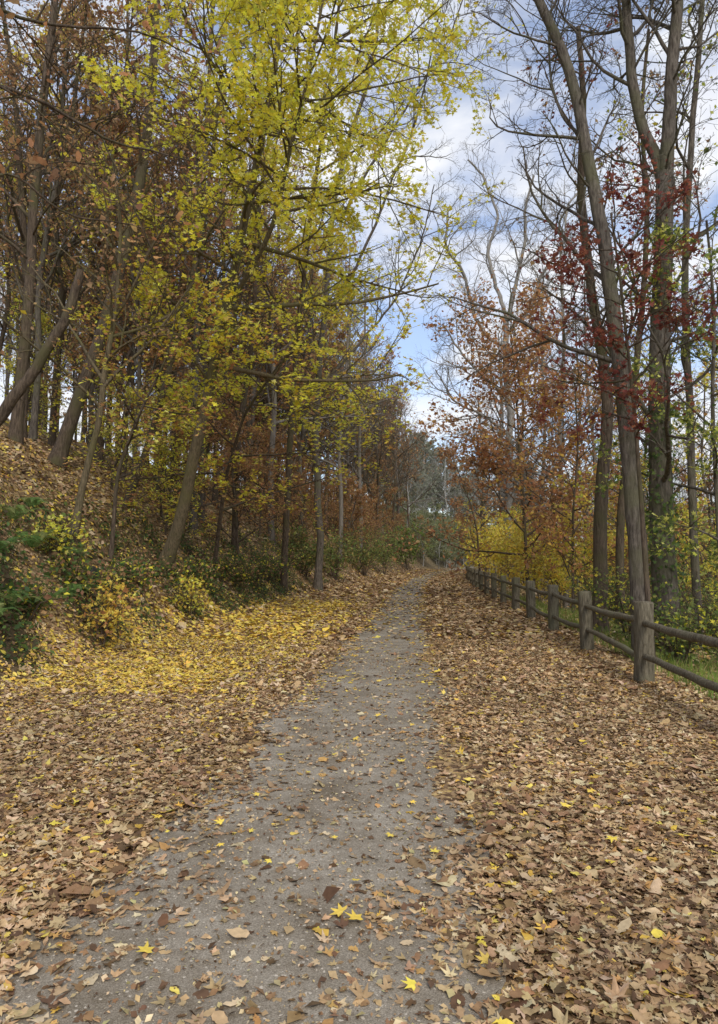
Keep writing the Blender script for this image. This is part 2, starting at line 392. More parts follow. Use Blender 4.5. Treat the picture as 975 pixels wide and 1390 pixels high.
# ------------------------------------------------------------------ tree maker
def make_tree(name, label, cat, stems, levels, leaf, barkm, group=None, bias=None, crown_name='crown', sides0=9, ivy=None, flare=.5, fall=.55, wob=.004):
    S = []; R = []; Ls = []
    for (pts, r0, r1) in stems:
        P, ln = resample(pts, 34)
        if ln > 3: P[2:] += np.cumsum(rng.normal(0, wob*ln/10, P[2:].shape), 0)
        t = np.linspace(0, 1, 34)
        r = r0*(1-t)+r1*t
        if flare: r = r*(1+flare*np.exp(-t*ln/.3))
        S.append(P); R.append(r); Ls.append(ln)
    S = np.array(S); R = np.array(R); Ls = np.array(Ls)
    base = S[0, 0].copy()
    root = empty(name, base)
    tag(root, label, cat, group)
    Vs = []; Fs = []; nv = 0
    def add(P, R_, s):
        nonlocal nv
        V, Fq = tubes(P-base, R_, s); Vs.append(V); Fs.append(Fq+nv); nv += len(V)
    add(S, R, sides0)
    P, R_, L_ = S, R, Ls
    hist = [(P, R_)]
    for i, (k, t0, t1, ang, ln, n, wa, up, sd) in enumerate(levels):
        P, R_, L_ = grow(P, R_, L_, k, t0, t1, ang, ln, n, wa, up, i == 0, bias if i == 0 else None, fall if i == 0 else .4)
        add(P, R_, sd); hist.append((P, R_))
    build('trunk', np.concatenate(Vs), [np.concatenate(Fs)], barkm, root, smooth=True)
    if leaf:
        n = leaf['n']
        m1 = int(n*.8)
        pos = []
        for (Pq, m_) in ((hist[-1][0], m1), (hist[-2][0], n-m1)):
            b = rng.integers(0, len(Pq), m_)
            if 'clump' in leaf:   # only part of the twigs carry leaves
                b = (b//leaf['clump'])*leaf['clump'] + rng.integers(0, max(1, leaf['clump']//3), m_); b = np.minimum(b, len(Pq)-1)
            f = (.25+.75*rng.random(m_))*(Pq.shape[1]-1); i0 = np.minimum(f.astype(int), Pq.shape[1]-2); fr = (f-i0)[:, None]
            pos.append(Pq[b, i0]*(1-fr)+Pq[b, i0+1]*fr)
        pos = np.concatenate(pos)+rng.normal(0, leaf.get('jit', .06), (n, 3))
        pos -= base
        N_ = np.array([0, 0, 1.])+rng.normal(0, leaf.get('tilt', .5), (n, 3))
        c = palette(n, leaf['pal'], leaf.get('w'))
        if 'low' in leaf:     # lower leaves turn orange brown
            pal2, zl, zh = leaf['low']
            k = rng.random(n) < np.clip((zh-pos[:, 2])/(zh-zl), 0, 1)*.55
            c[k] = palette(int(k.sum()), pal2)
        cl = .84+.28*(.5+.5*np.sin(pos[:, 0]*2.1+pos[:, 2]*1.3)*np.sin(pos[:, 1]*1.9+pos[:, 2]*2.2))
        V, Fc, C = leaves(pos, leaf['size']*rng.lognormal(0, .22, n), N_, leaf['kind'], c*cl[:, None])
        build(crown_name, V, [Fc], LEAF, root, colors=C)
    if ivy:
        n, h0, h1, rad, sz, pal = ivy
        t = rng.random(n)**1.3; zz = h0+(h1-h0)*t
        P0 = S[0]; xi = np.interp(zz+base[2], P0[:, 2], P0[:, 0]); yi = np.interp(zz+base[2], P0[:, 2], P0[:, 1])
        a = rng.random(n)*6.28; rr = rad*rng.uniform(.8, 1.5, n)*(1.3-.5*t)
        pos = np.stack([xi+rr*np.cos(a), yi+rr*np.sin(a), zz+base[2]], -1)-base
        N_ = np.stack([np.cos(a), np.sin(a), .4+0*a], -1)+rng.normal(0, .4, (n, 3))
        V, Fc, C = leaves(pos, sz*rng.lognormal(0, .2, n), N_, 'maple', palette(n, pal))
        build('ivy', V, [Fc], LEAF, root, colors=C)
    return root
def px_stem(uv, Y, r0, r1, dY=0, from_ground=True):
    pts = []
    for i, (u, v) in enumerate(uv):
        yv = Y + dY*i/(len(uv)-1)
        if i == 0 and from_ground:
            x = gx(u, Y); pts.append([x, Y, float(H(x, Y))-.12])
        else: pts.append(at(u, v, yv))
    return (np.array(pts), r0, r1)

YG = [(.89, .77, .08), (.83, .77, .11), (.90, .73, .07), (.64, .66, .11), (.90, .82, .22)]
GOLD = [(.86, .62, .10), (.86, .72, .16), (.76, .52, .10)]
ORG = [(.54, .28, .12), (.48, .23, .10), (.59, .36, .14), (.37, .19, .10)]
RED = [(.24, .065, .05), (.28, .09, .06), (.17, .05, .04), (.34, .13, .07)]
BRN = [(.46, .28, .15), (.38, .22, .12), (.55, .36, .17), (.29, .18, .10)]
GRN = [(.16, .22, .06), (.23, .29, .08), (.12, .17, .05), (.35, .37, .10)]
DGR = [(.07, .12, .04), (.10, .17, .05), (.14, .21, .06)]

make_tree('maple_tree', 'tall leaning maple on the left with a big yellow green crown over the path', 'tree',
    [px_stem([(222, 800), (243, 720), (262, 620), (284, 520), (306, 420), (325, 320), (345, 230), (368, 120), (385, 0), (395, -120)], 18, .165, .045, -2.5),
     px_stem([(306, 420), (340, 370), (375, 300), (395, 200), (420, 100), (450, -60)], 17, .065, .025, -2.5, False)],
    [(25, .26, 1, 78, 4.4, 9, .06, .0, 5), (8, .2, 1, 46, .45, 6, .08, -.01, 4), (7, .15, 1, 42, .5, 5, .09, -.02, 3)],
    dict(n=21000, size=.074, pal=YG, w=[4, 3, 3, .9, 1.5], tilt=.5, kind='maple', jit=.06, low=(ORG[:3]+GOLD, 2.5, 7.5)), B_OLIVE, bias=(.2, -.2, -.1), fall=.12)
make_tree('maple_tree', 'second yellow maple whose top reaches nearest the open sky, right of the leaning one', 'tree',
    [px_stem([(385, 790), (392, 650), (400, 520), (412, 400), (430, 250), (450, 120), (465, 0), (475, -100)], 27, .13, .04, -6)],
    [(24, .42, 1, 66, 3.6, 8, .10, .02, 5), (7, .2, 1, 46, .45, 6, .12, 0, 4), (6, .2, 1, 42, .5, 5, .14, -.03, 3)],
    dict(n=11500, size=.084, pal=YG[:3]+YG[4:]+GOLD[:1], tilt=.6, kind='maple', jit=.1), B_BROWN, bias=(.0, -.1, -.05), fall=.25)
make_tree('maple_sapling', 'thin maple sapling with flat sprays of yellow green leaves over the left verge', 'tree',
    [px_stem([(290, 770), (305, 650), (330, 560), (380, 490), (430, 450)], 21, .065, .02, -4)],
    [(17, .2, 1, 76, 3.4, 8, .06, 0, 4), (7, .2, 1, 45, .5, 5, .08, 0, 3), (5, .2, 1, 40, .5, 4, .08, -.02, 3)],
    dict(n=4600, size=.074, pal=YG, w=[3, 4, 2, 3, 1], tilt=.35, kind='maple', jit=.06, low=(ORG[:3]+BRN[:1]+GOLD[:1], 1.5, 5)), B_BROWN, bias=(.2, -.2, -.1), fall=.15)
make_tree('maple_sapling', 'young tree at left with yellow green and orange leaves in front of the hillside trunks', 'tree',
    [px_stem([(150, 730), (160, 640), (190, 560), (230, 480), (240, 420)], 15.5, .05, .015, -.5)],
    [(13, .3, 1, 74, 2.4, 8, .07, .01, 4), (6, .2, 1, 45, .5, 5, .1, 0, 3), (5, .2, 1, 40, .5, 4, .1, -.02, 3)],
    dict(n=2200, size=.062, pal=YG+ORG[:3], w=[3, 3, 2, 1, 1, 3, 3, 3], tilt=.4, kind='maple', jit=.05), B_BROWN, fall=.2)
BL = [(17, .3, 1, 50, 4.0, 8, .13, .06, 5), (6, .2, 1, 45, .5, 6, .16, .03, 4), (7, .2, 1, 42, .5, 5, .18, .02, 3)]
def lf(n, pal, size=.05, kind='quad', **k): return dict(n=n, size=size, pal=pal, kind=kind, tilt=.9, **k)
make_tree('dead_trunk', 'dark broken leaning trunk with a snapped top at the left edge', 'tree',
    [px_stem([(-70, 640), (-20, 590), (25, 525), (62, 470), (85, 425), (104, 372)], 14, .13, .09)],
    [(4, .3, .9, 60, .5, 5, .1, .1, 4)], None, B_BROWN, wob=.03)
make_tree('forest_tree', 'thick brown trunk rising right and curving upright on the left bank', 'tree',
    [px_stem([(70, 615), (105, 545), (138, 450), (168, 345), (188, 250), (203, 150), (212, 0), (215, -120)], 19, .19, .10, 1)], BL, lf(1600, BRN), B_BROWN)
make_tree('forest_tree', 'tall dark trunk nearest the left edge of the photo', 'tree',
    [px_stem([(12, 605), (28, 520), (40, 400), (45, 280), (60, 130), (76, 0), (82, -100)], 18, .15, .085)], BL, lf(1600, BRN), B_BROWN)
make_tree('forest_tree', 'slim crooked tree with a curved foot low on the left bank', 'tree',
    [px_stem([(98, 672), (120, 625), (135, 575), (142, 500), (160, 420), (165, 300), (150, 200)], 15, .08, .03)], BL, lf(1200, BRN+YG[:1]), B_OLIVE)
make_tree('forest_tree', 'straight slender grey trunk just left of the yellow maple', 'tree',
    [px_stem([(262, 700), (262, 560), (268, 400), (276, 240), (282, 100), (290, -50)], 24, .13, .07)], BL, lf(1800, ORG+YG, .065), B_GREY)
make_tree('forest_tree', 'thin dark trunk standing between the two yellow maples', 'tree',
    [px_stem([(318, 740), (322, 600), (345, 450), (350, 300), (372, 150), (380, 0)], 26, .12, .05)], BL, lf(1800, BRN+ORG, .065), B_BROWN)
make_tree('forest_tree', 'paired thin trunk rising behind the broken leaning trunk', 'tree',
    [px_stem([(20, 590), (38, 430), (30, 300), (20, 150), (0, 0)], 22, .15, .06), px_stem([(38, 430), (70, 300), (100, 150), (120, 0)], 22, .10, .05, 0, False)], BL, lf(1800, BRN, .06), B_BROWN)
make_tree('forest_tree', 'dark leaning trunk rising rightward over the fern bank', 'tree',
    [px_stem([(165, 720), (190, 640), (215, 560), (235, 480), (262, 380), (285, 250), (300, 100)], 20, .10, .05)], BL, lf(1300, BRN+ORG, .055), B_BROWN)
make_tree('bare_tree', 'tall spreading bare tree whose fine twigs reach over the path beside the second maple', 'tree',
    [px_stem([(432, 790), (436, 600), (448, 430), (462, 300), (490, 170), (520, 60), (535, -60)], 33, .18, .06, -4),
     px_stem([(448, 430), (490, 350), (530, 260), (560, 180), (580, 90), (600, 10)], 33, .08, .03, -4, False),
     px_stem([(462, 300), (505, 220), (560, 130), (610, 60), (640, -30)], 31, .07, .025, -3, False),
     px_stem([(440, 520), (490, 460), (540, 400), (575, 320), (590, 250)], 33, .07, .025, -1, False)],
    [(13, .3, 1, 50, 3.6, 9, .17, .05, 5), (6, .2, 1, 45, .5, 6, .18, .04, 4), (6, .2, 1, 42, .5, 5, .18, .02, 3), (4, .2, 1, 42, .5, 4, .18, .02, 3)],
    None, B_GREY, wob=.02)
make_tree('beech_tree', 'tree outside the left edge whose near boughs with coppery leaves hang in at top left', 'tree',
    [(np.array([[-5.6, 6.2, float(H(-5.6, 6.2))-.1], [-5.5, 6.2, 2.5], [-5.4, 6.3, 5], [-5.3, 6.4, 8], [-5.2, 6.4, 11]]), .16, .08),
     (np.array([[-5.45, 6.3, 4.6], at(-60, 90, 6.6), at(60, 135, 7), at(150, 190, 7.3), at(255, 215, 7.8)]), .04, .007),
     (np.array([[-5.4, 6.3, 5.2], at(-60, 0, 7), at(60, 40, 7.6), at(160, 40, 8), at(250, 80, 8.6)]), .038, .007),
     (np.array([[-5.45, 6.3, 3.6], at(-60, 250, 6.6), at(20, 225, 7), at(100, 290, 7.3), at(190, 300, 7.6)]), .03, .006)],
    [(9, .25, 1, 45, 1.5, 7, .13, .0, 4), (6, .2, 1, 42, .5, 5, .16, 0, 3), (3, .2, 1, 42, .5, 4, .16, -.02, 3)],
    dict(n=420, size=.052, pal=BRN[:2]+ORG+BRN[3:], tilt=1.0, kind='oval', jit=.04), B_BROWN, fall=.3, wob=.02)

# --- right hero trees
BR_ = [(14, .35, 1, 50, 3.2, 9, .15, .06, 5), (6, .2, 1, 45, .5, 6, .18, .03, 4), (5, .2, 1, 42, .5, 5, .18, .02, 3), (3, .2, 1, 42, .5, 4, .18, .02, 3)]
make_tree('tall_tree', 'tall grey tree behind the nearest fence post, its trunk bending left at the top', 'tree',
    [px_stem([(867, 815), (866, 740), (861, 640), (848, 520), (832, 400), (812, 290), (797, 200), (785, 130), (766, 65), (732, 0), (700, -70)], 11.5, .165, .075, .6),
     px_stem([(797, 195), (765, 160), (748, 110), (745, 50), (752, -20)], 12, .03, .012, .3, False)], BR_, None, B_GREY, flare=.3, wob=.008)
make_tree('tall_tree', 'thick forked grey tree with ivy round its foot at right behind the fence', 'tree',
    [px_stem([(903, 860), (900, 740), (897, 600), (899, 440), (903, 300), (903, 235)], 12.6, .23, .155),
     px_stem([(903, 260), (893, 215), (872, 180), (857, 110), (850, 0), (846, -110)], 12.6, .11, .08, .3, False),
     px_stem([(903, 260), (905, 180), (911, 90), (918, 0), (922, -110)], 12.6, .13, .09, -.3, False)],
    BR_, None, B_GREY, ivy=(1300, .1, 4.6, .24, .05, DGR+GRN[:2]), flare=.4, wob=.008)
make_tree('tall_tree', 'brownish trunk standing left of the bending grey tree', 'tree',
    [px_stem([(810, 810), (814, 700), (823, 600), (826, 540), (812, 450), (801, 350), (791, 260), (795, 150), (788, 30)], 16, .17, .06)], BR_, lf(700, RED+BRN), B_BROWN, wob=.008)
make_tree('slim_tree', 'slim trunk seen between the bending tree and the forked tree', 'tree',
    [px_stem([(838, 800), (842, 700), (858, 560), (876, 400), (880, 260), (868, 170), (880, 40)], 17.5, .11, .04)], BR_, lf(600, BRN), B_BROWN)
make_tree('slim_tree', 'slim grey tree to the right of the forked tree', 'tree',
    [px_stem([(943, 870), (940, 700), (936, 560), (926, 420), (930, 280), (941, 120), (950, 0), (955, -80)], 14, .085, .05)], BR_, lf(700, GRN+YG), B_GREY)
make_tree('slim_tree', 'very thin leaning stem at the right edge with green and yellow leaves', 'tree',
    [px_stem([(985, 880), (975, 700), (968, 560), (972, 420), (960, 300)], 12, .05, .02)],
    [(16, .2, 1, 60, 1.9, 7, .1, .02, 4), (6, .2, 1, 45, .5, 5, .12, 0, 3), (4, .2, 1, 42, .5, 4, .12, -.02, 3)],
    dict(n=5600, size=.054, pal=GRN+YG[3:], tilt=.8, kind='maple', jit=.07), B_GREY, fall=.2)
make_tree('young_tree', 'young tree with yellow and orange leaves between the slim trunks at right', 'tree',
    [px_stem([(870, 800), (880, 700), (895, 600), (915, 480)], 20, .05, .02)],
    [(18, .12, 1, 60, 2.6, 7, .1, .02, 4), (6, .2, 1, 45, .5, 5, .12, 0, 3), (4, .2, 1, 42, .5, 4, .12, -.02, 3)],
    dict(n=4600, size=.066, pal=YG+GOLD+ORG+GRN[3:], tilt=.8, kind='maple', jit=.07), B_GREY, fall=.2)
make_tree('young_tree', 'young tree with dull orange leaves left of the brownish trunk', 'tree',
    [px_stem([(775, 800), (778, 700), (785, 610), (780, 520)], 22, .05, .02)],
    [(18, .12, 1, 60, 2.6, 7, .1, .02, 4), (6, .2, 1, 45, .5, 5, .12, 0, 3), (4, .2, 1, 42, .5, 4, .12, -.02, 3)],
    dict(n=3800, size=.066, pal=ORG+GOLD[2:]+BRN[:1], tilt=.8, kind='quad', jit=.09), B_BROWN, fall=.2)
make_tree('red_leaved_tree', 'small tree with dark red leaves among the tall grey trunks', 'tree',
    [px_stem([(880, 830), (872, 700), (862, 560), (850, 440), (838, 350), (830, 290)], 10.6, .045, .015)],
    [(17, .5, 1, 66, 1.9, 8, .10, .0, 4), (6, .2, 1, 45, .5, 5, .12, 0, 3), (4, .2, 1, 42, .5, 4, .12, -.02, 3)],
    dict(n=2300, size=.058, pal=RED, tilt=.8, kind='maple', jit=.08, clump=24), B_BROWN, fall=.1, bias=(-.15, 0, 0))
make_tree('orange_leaved_tree', 'rusty orange leaved tree beyond the fence in the middle of the right side', 'tree',
    [px_stem([(716, 790), (712, 700), (706, 610), (700, 520), (692, 440)], 28, .08, .02)],
    [(32, .14, 1, 68, 3.9, 8, .11, .04, 5), (7, .2, 1, 45, .5, 5, .12, .02, 4), (5, .2, 1, 42, .5, 4, .14, 0, 3)],
    dict(n=11500, size=.082, pal=ORG+ORG+BRN[:3], tilt=.9, kind='quad', jit=.2), B_BROWN, fall=.4)
make_tree('orange_leaved_tree', 'smaller orange leaved tree leaning over the far fence, left of the rusty one', 'tree',
    [px_stem([(652, 775), (648, 720), (638, 680), (622, 640), (610, 610)], 42, .07, .02)],
    [(14, .3, 1, 60, 2.2, 7, .1, .04, 4), (5, .2, 1, 45, .5, 5, .12, .02, 3), (4, .2, 1, 42, .5, 4, .14, 0, 3)],
    dict(n=2200, size=.08, pal=ORG+BRN, tilt=.8, kind='quad', jit=.12), B_BROWN)
SY = 58
def limb(uv, r0, r1, dY): return px_stem(uv, SY, r0, r1, dY, False)
SYL = [(13, .2, 1, 52, 5.5, 10, .2, .05, 5), (7, .2, 1, 48, .5, 7, .22, .04, 4), (6, .2, 1, 45, .5, 5, .2, .03, 3), (4, .2, 1, 45, .5, 4, .2, .03, 3)]
make_tree('sycamore_tree', 'large bare sycamore with twisting pale limbs against the sky in the centre', 'tree',
    [px_stem([(688, 790), (690, 650), (688, 520), (690, 430)], SY, .36, .24),
     limb([(690, 470), (660, 460), (640, 420), (625, 370), (598, 340), (600, 290)], .17, .08, -3),
     limb([(690, 435), (672, 390), (662, 340), (678, 290), (662, 240), (640, 215)], .18, .08, 2),
     limb([(690, 435), (700, 370), (712, 330), (708, 280), (722, 240)], .19, .08, -2),
     limb([(690, 450), (722, 420), (738, 370), (765, 330), (768, 280), (790, 250)], .17, .08, 3),
     limb([(689, 520), (730, 490), (760, 450), (790, 430)], .13, .05, 2),
     limb([(690, 540), (655, 510), (625, 480), (600, 440)], .14, .06, -2),
     limb([(690, 590), (650, 560), (615, 545), (590, 500)], .12, .05, 2)],
    SYL, None, B_SYC, wob=.03)

# ------------------------------------------------------------------ background tree prototypes and copies
def straight(h, lean=.6, wob=.35):
    t = np.linspace(0, 1, 7); p_ = np.stack([lean*t*t+rng.normal(0, wob, 7)*t*(1-t)*2, rng.normal(0, wob, 7)*t*(1-t)*2, h*t-.15], 1)
    return p_
protos = {}
BG = [(20, .25, 1, 48, 5.0, 8, .13, .07, 4), (6, .2, 1, 45, .48, 6, .16, .04, 3), (6, .2, 1, 42, .5, 4, .18, .02, 3), (3, .2, 1, 42, .5, 3, .18, .02, 3)]
def proto(key, name, label, h, r, lv, leaf, bk, group):
    protos[key] = make_tree(name, label, 'tree', [(straight(h), r, .04)], lv, leaf, bk, group)
G1 = ('bare grey brown tree in the wood behind the yellow maples', 'bare trees on the left hillside')
G2 = ('tall tree with coppery brown leaves still on in the wood up the left hillside', 'coppery trees on the left hillside')
G3 = ('tree with thin yellow green leaves further back on the left hillside', 'yellowing trees on the left hillside')
G4 = ('bare grey tree standing beyond the fence, past the front row of trunks', 'bare trees beyond the fence')
G5 = ('low bushy young tree with orange brown leaves along the left side of the path', 'orange understory trees')
G6 = ('low young tree with yellow green leaves on the left bank', 'yellow green understory trees')
GD = ('distant tree coloured pale for haze closing the view where the path bends', 'distant trees at the bend')
proto('bare', 'bare_tree', G1[0], 19, .14, BG, None, B_PALE, G1[1])
proto('bare2', 'bare_tree', G1[0], 16, .11, BG, None, B_BROWN, G1[1])
proto('cop', 'beech_tree', G2[0], 18, .13, BG, lf(4200, BRN+ORG[:3], .07), B_BROWN, G2[1])
proto('cop2', 'beech_tree', G2[0], 15, .11, BG, lf(5200, BRN+ORG+[(.5, .39, .15)], .07), B_GREY, G2[1])
proto('yel', 'yellowing_tree', G3[0], 17, .12, BG, lf(6000, YG[:2]+GOLD+[(.55, .44, .14), (.56, .38, .12), (.5, .32, .12)], .08), B_BROWN, G3[1])
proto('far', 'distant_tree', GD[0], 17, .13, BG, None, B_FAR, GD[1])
proto('far2', 'distant_tree', GD[0], 15, .13, BG, lf(9000, [(.42, .42, .32), (.46, .42, .32), (.36, .40, .30)], .11), B_FAR, GD[1])  # pale greyed leaf tones carry painted distance haze
US = [(18, .08, 1, 62, 2.6, 7, .1, .04, 4), (6, .2, 1, 45, .5, 5, .12, .02, 3), (5, .2, 1, 42, .5, 4, .14, 0, 3)]
proto('und', 'young_tree', G5[0], 5.5, .05, US, lf(4400, ORG[:3]+BRN+[(.58, .44, .13)], .055), B_BROWN, G5[1])
proto('undy', 'young_tree', G6[0], 5, .05, US, lf(2600, YG+GRN[3:]+ORG[2:3], .055), B_BROWN, G6[1])
GG = ('grey green low tree filling the gap at the far end of the path', 'low green trees at the bend')
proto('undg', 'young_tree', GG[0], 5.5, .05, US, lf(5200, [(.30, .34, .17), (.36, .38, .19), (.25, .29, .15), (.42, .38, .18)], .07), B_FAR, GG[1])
used = {k_: False for k_ in protos}
def place(key, x, y, s, label=None, group=None):
    loc = (x, y, float(H(x, y))-.05); rz = rng.random()*6.28
    o = protos[key]
    if not used[key]:
        used[key] = True; o.location = loc; o.rotation_euler = (0, 0, rz); o.scale = (s, s, s)
        if label: o['label'] = label
        if group: o['group'] = group
        return o
    return dup(o, loc, rz, s, label, group)
pts = []
def ok(x, y, d):
    for (a, b) in pts:
        if (a-x)**2+(b-y)**2 < d*d: return False
    pts.append((x, y)); return True
def scatter(n, y0, y1, o0, o1, dmin, fn, pw=1.4, u0=-120, u1=1100):
    c = 0; tries = 0
    while c < n and tries < 9000:
        tries += 1
        y = y0+(y1-y0)*rng.random()**pw; o = o0+(o1-o0)*rng.random()
        x = float(xc(y))+o; u = 487+x/y*F
        if u < u0 or u > u1 or abs(o) < 2.6: continue
        if not ok(x, y, dmin): continue
        fn(x, y); c += 1
scatter(24, 38, 100, -5.6, -11, 2.2, lambda x, y: place(['cop', 'yel', 'bare2', 'bare', 'cop2'][rng.integers(0, 5)], x, y, rng.uniform(1.15, 1.45)), 1)
scatter(115, 21, 105, -6.3, -42, 1.7, lambda x, y: place(['cop', 'cop2', 'bare', 'bare2', 'yel', 'cop2'][rng.integers(0, 6)], x, y, rng.uniform(.8, 1.2)))
scatter(46, 24, 110, -5.4, -13, 1.4, lambda x, y: place('und', x, y, rng.uniform(.6, 1.25)))
scatter(12, 20, 60, -6.5, -16, 1.3, lambda x, y: place('undy', x, y, rng.uniform(.45, .9)))
scatter(12, 48, 105, 4.9, 12, 2.2, lambda x, y: place(['bare', 'bare2'][rng.integers(0, 2)], x, y, rng.uniform(1.0, 1.4), *G4), 1)
scatter(52, 26, 120, 6.4, 46, 2.3, lambda x, y: place(['bare', 'bare2'][rng.integers(0, 2)], x, y, rng.uniform(.55, 1.0), *G4))
scatter(40, 25, 80, 7.0, 34, 1.7, lambda x, y: place('und', x, y, rng.uniform(.7, 1.3), 'young tree with orange brown leaves in the wood right of the fence', 'orange young trees beyond the fence'))
scatter(22, 22, 70, 7.0, 30, 1.7, lambda x, y: place('undy', x, y, rng.uniform(.6, 1.1), 'young tree with yellow green leaves in the wood right of the fence', 'yellow green young trees beyond the fence'))
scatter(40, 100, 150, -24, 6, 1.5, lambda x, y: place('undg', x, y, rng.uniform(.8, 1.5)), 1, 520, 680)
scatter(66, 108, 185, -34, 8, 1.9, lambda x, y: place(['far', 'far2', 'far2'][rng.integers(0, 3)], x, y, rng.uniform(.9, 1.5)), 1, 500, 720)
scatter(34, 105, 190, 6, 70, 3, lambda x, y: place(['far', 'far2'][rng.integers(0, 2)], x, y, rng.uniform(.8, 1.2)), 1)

# ------------------------------------------------------------------ shrubs
def shrub(name, label, x, y, h, w, pal, n, size, kind, group=None, bk=B_BROWN, ns=9):
    z = float(H(x, y)); st = []
    for i in range(ns):
        a = rng.random()*6.28; q = w*rng.uniform(.4, 1)
        st.append((np.array([[x+.05*math.cos(a), y+.05*math.sin(a), z-.05], [x+.35*q*math.cos(a), y+.35*q*math.sin(a), z+h*.45], [x+q*math.cos(a), y+q*math.sin(a), z+h*rng.uniform(.5, 1)]]), .018, .006))
    return make_tree(name, label, 'shrub', st, [(7, .15, 1, 50, h*.5, 6, .15, .03, 3), (5, .2, 1, 45, .5, 4, .16, 0, 3)],
        dict(n=n, size=size, pal=pal, tilt=.9, kind=kind, jit=.1), bk, group, crown_name='foliage', sides0=4, flare=0, fall=.2)
for i, (u, Y, h, w) in enumerate([(694, 40, 4.0, 1.6), (732, 32, 3.6, 1.6), (760, 27, 2.6, 1.2), (792, 23, 3.0, 1.2), (676, 50, 4.6, 1.7), (658, 62, 5.4, 2)]):
    shrub('yellow_shrub', ['golden shrub below the rusty orange tree, left of its trunk', 'golden shrub low beside the trunk of the rusty orange tree', 'golden shrub just right of the rusty tree trunk', 'taller golden shrub left of the brownish trunk', 'yellow shrub behind the far part of the fence', 'furthest yellow shrub near the end of the fence'][i],
          gx(u, Y), Y, h, w, GOLD+YG[:1]+GOLD[:2], [1500, 1500, 900, 1100, 1700, 1700][i], .085 if Y < 45 else .12, 'maple' if Y < 30 else 'quad', ns=7)
for i, (u, Y, h, w) in enumerate([(415, 34, 2.2, 1.5), (455, 42, 2.6, 1.7), (495, 54, 3.2, 2), (553, 84, 5, 1.9), (522, 64, 3.6, 1.8)]):
    shrub('green_shrub', ['leafy green shrub on the left verge half way to the bend', 'green shrub behind the half way one, further along the left verge', 'green shrub further on where the left verge narrows', 'bright green bush at the far left end of the path', 'green bush just before the bright green one on the left'][i],
          gx(u, Y), Y, h, w, (GRN[:2]+[(.3, .38, .1), (.36, .40, .12)]) if i >= 3 else GRN+[(.34, .32, .1), (.4, .28, .1)], 1800, .14 if i == 3 else .075, 'quad', ns=12)
for i, (u, Y, h, w) in enumerate([(300, 21, .9, .8), (345, 24, 1.0, 1.0), (190, 15, .6, .7), (105, 12.3, .5, .6), (245, 17.6, .7, .7), (380, 28, 1.2, 1.1), (40, 10.4, .45, .6), (150, 13.4, .6, .7), (325, 22.5, .8, .8), (272, 19, .7, .8), (365, 26, 1.0, 1)]):
    shrub('bramble', 'low tangled undergrowth of green and brown leaves at the foot of the bank', gx(u, Y), Y, h, w, GRN[:1]+GRN[2:3]+DGR+BRN[1:]+YG[:1], 700, .042, 'quad', 'brambles at the bank foot', ns=7)
shrub('yellow_sapling', 'knee high seedling with orange yellow leaves at the foot of the left bank', gx(140, 11.2), 11.2, .9, .45, GOLD+ORG[:1], 520, .05, 'maple', ns=5)
shrub('yellow_sapling', 'small yellow seedling just left of the yellow orange one', gx(75, 12.6), 12.6, .8, .5, YG, 300, .05, 'maple', ns=5)
shrub('yellow_sapling', 'waist high yellow seedling in front of the leaning maple', gx(262, 16.0), 16.0, .8, .5, YG+GOLD, 320, .05, 'maple', ns=5)
for i, (u, Y, h, w) in enumerate([(850, 14.5, 1.3, .9), (915, 11.5, .9, .8), (985, 11.5, 1.5, .9), (820, 18, 1.5, 1), (960, 15, 1.8, 1.2)]):
    shrub('weed_clump', ['green weeds between the nearest post and the one after it', 'green weeds at the foot of the forked tree', 'green bush at the right edge behind the rails', 'green weeds under the brownish trunk', 'tall green bush right of the forked tree'][i], gx(u, Y), Y, h, w, GRN+YG[:1], 900, .045, 'maple')

# ferns
FERN = leafmat('fern_leaf', .35)
def fern(x, y, s, lab):
    z = float(H(x, y)); root = empty('fern', (x, y, z)); tag(root, lab, 'fern')
    nf = 14
    for i in range(nf):
        a = i*6.28/nf+rng.normal(0, .25); ln = s*rng.uniform(.6, 1.1)
        K = 30
        t = np.linspace(0, 1, K)
        ar = rng.uniform(.6, .9); r = ln*t*ar; zz = ln*(1.45*t-1.2*t*t)*rng.uniform(.7, 1.1)
        ax = a+.35*rng.normal()*t
        PX = r*np.cos(ax); PY = r*np.sin(ax)
        V = []; Fc = []; Fq4 = []; pc_ = None
        for k in range(3, K):
            w_ = ln*.17*math.sin(math.pi*min(1, t[k]*.86+.14))**.9
            c_ = np.array([PX[k], PY[k], zz[k]])
            tg = c_-np.array([PX[k-1], PY[k-1], zz[k-1]]); tg /= np.linalg.norm(tg)
            sd = np.array([-tg[1], tg[0], 0]); sd /= np.linalg.norm(sd)+1e-6
            q = ln*.0085
            for sg in (-1, 1):
                b_ = len(V); jz = rng.normal(0, .06)*w_
                V += [c_-tg*q, c_+tg*q, c_+sd*sg*w_*.6+tg*(w_*.14+q*.8), c_+sd*sg*w_+tg*w_*.3+np.array([0, 0, -w_*.2+jz]), c_+sd*sg*w_*.6+tg*(w_*.14-q*.8)]
                Fc += [(b_, b_+4, b_+3, b_+2, b_+1)]
            if pc_ is not None:
                b_ = len(V); V += [c_-sd*q*.5, c_+sd*q*.5, pc_+sd*q*.5, pc_-sd*q*.5]
                Fq4.append((b_, b_+1, b_+2, b_+3))
            pc_ = c_
        C = palette(1, [(.15, .27, .07), (.20, .33, .09), (.12, .22, .06), (.28, .31, .10)]); C = np.repeat(C, len(V), 0)
        build('frond', np.array(V), [np.array(Fc), np.array(Fq4)], FERN, root, colors=C)
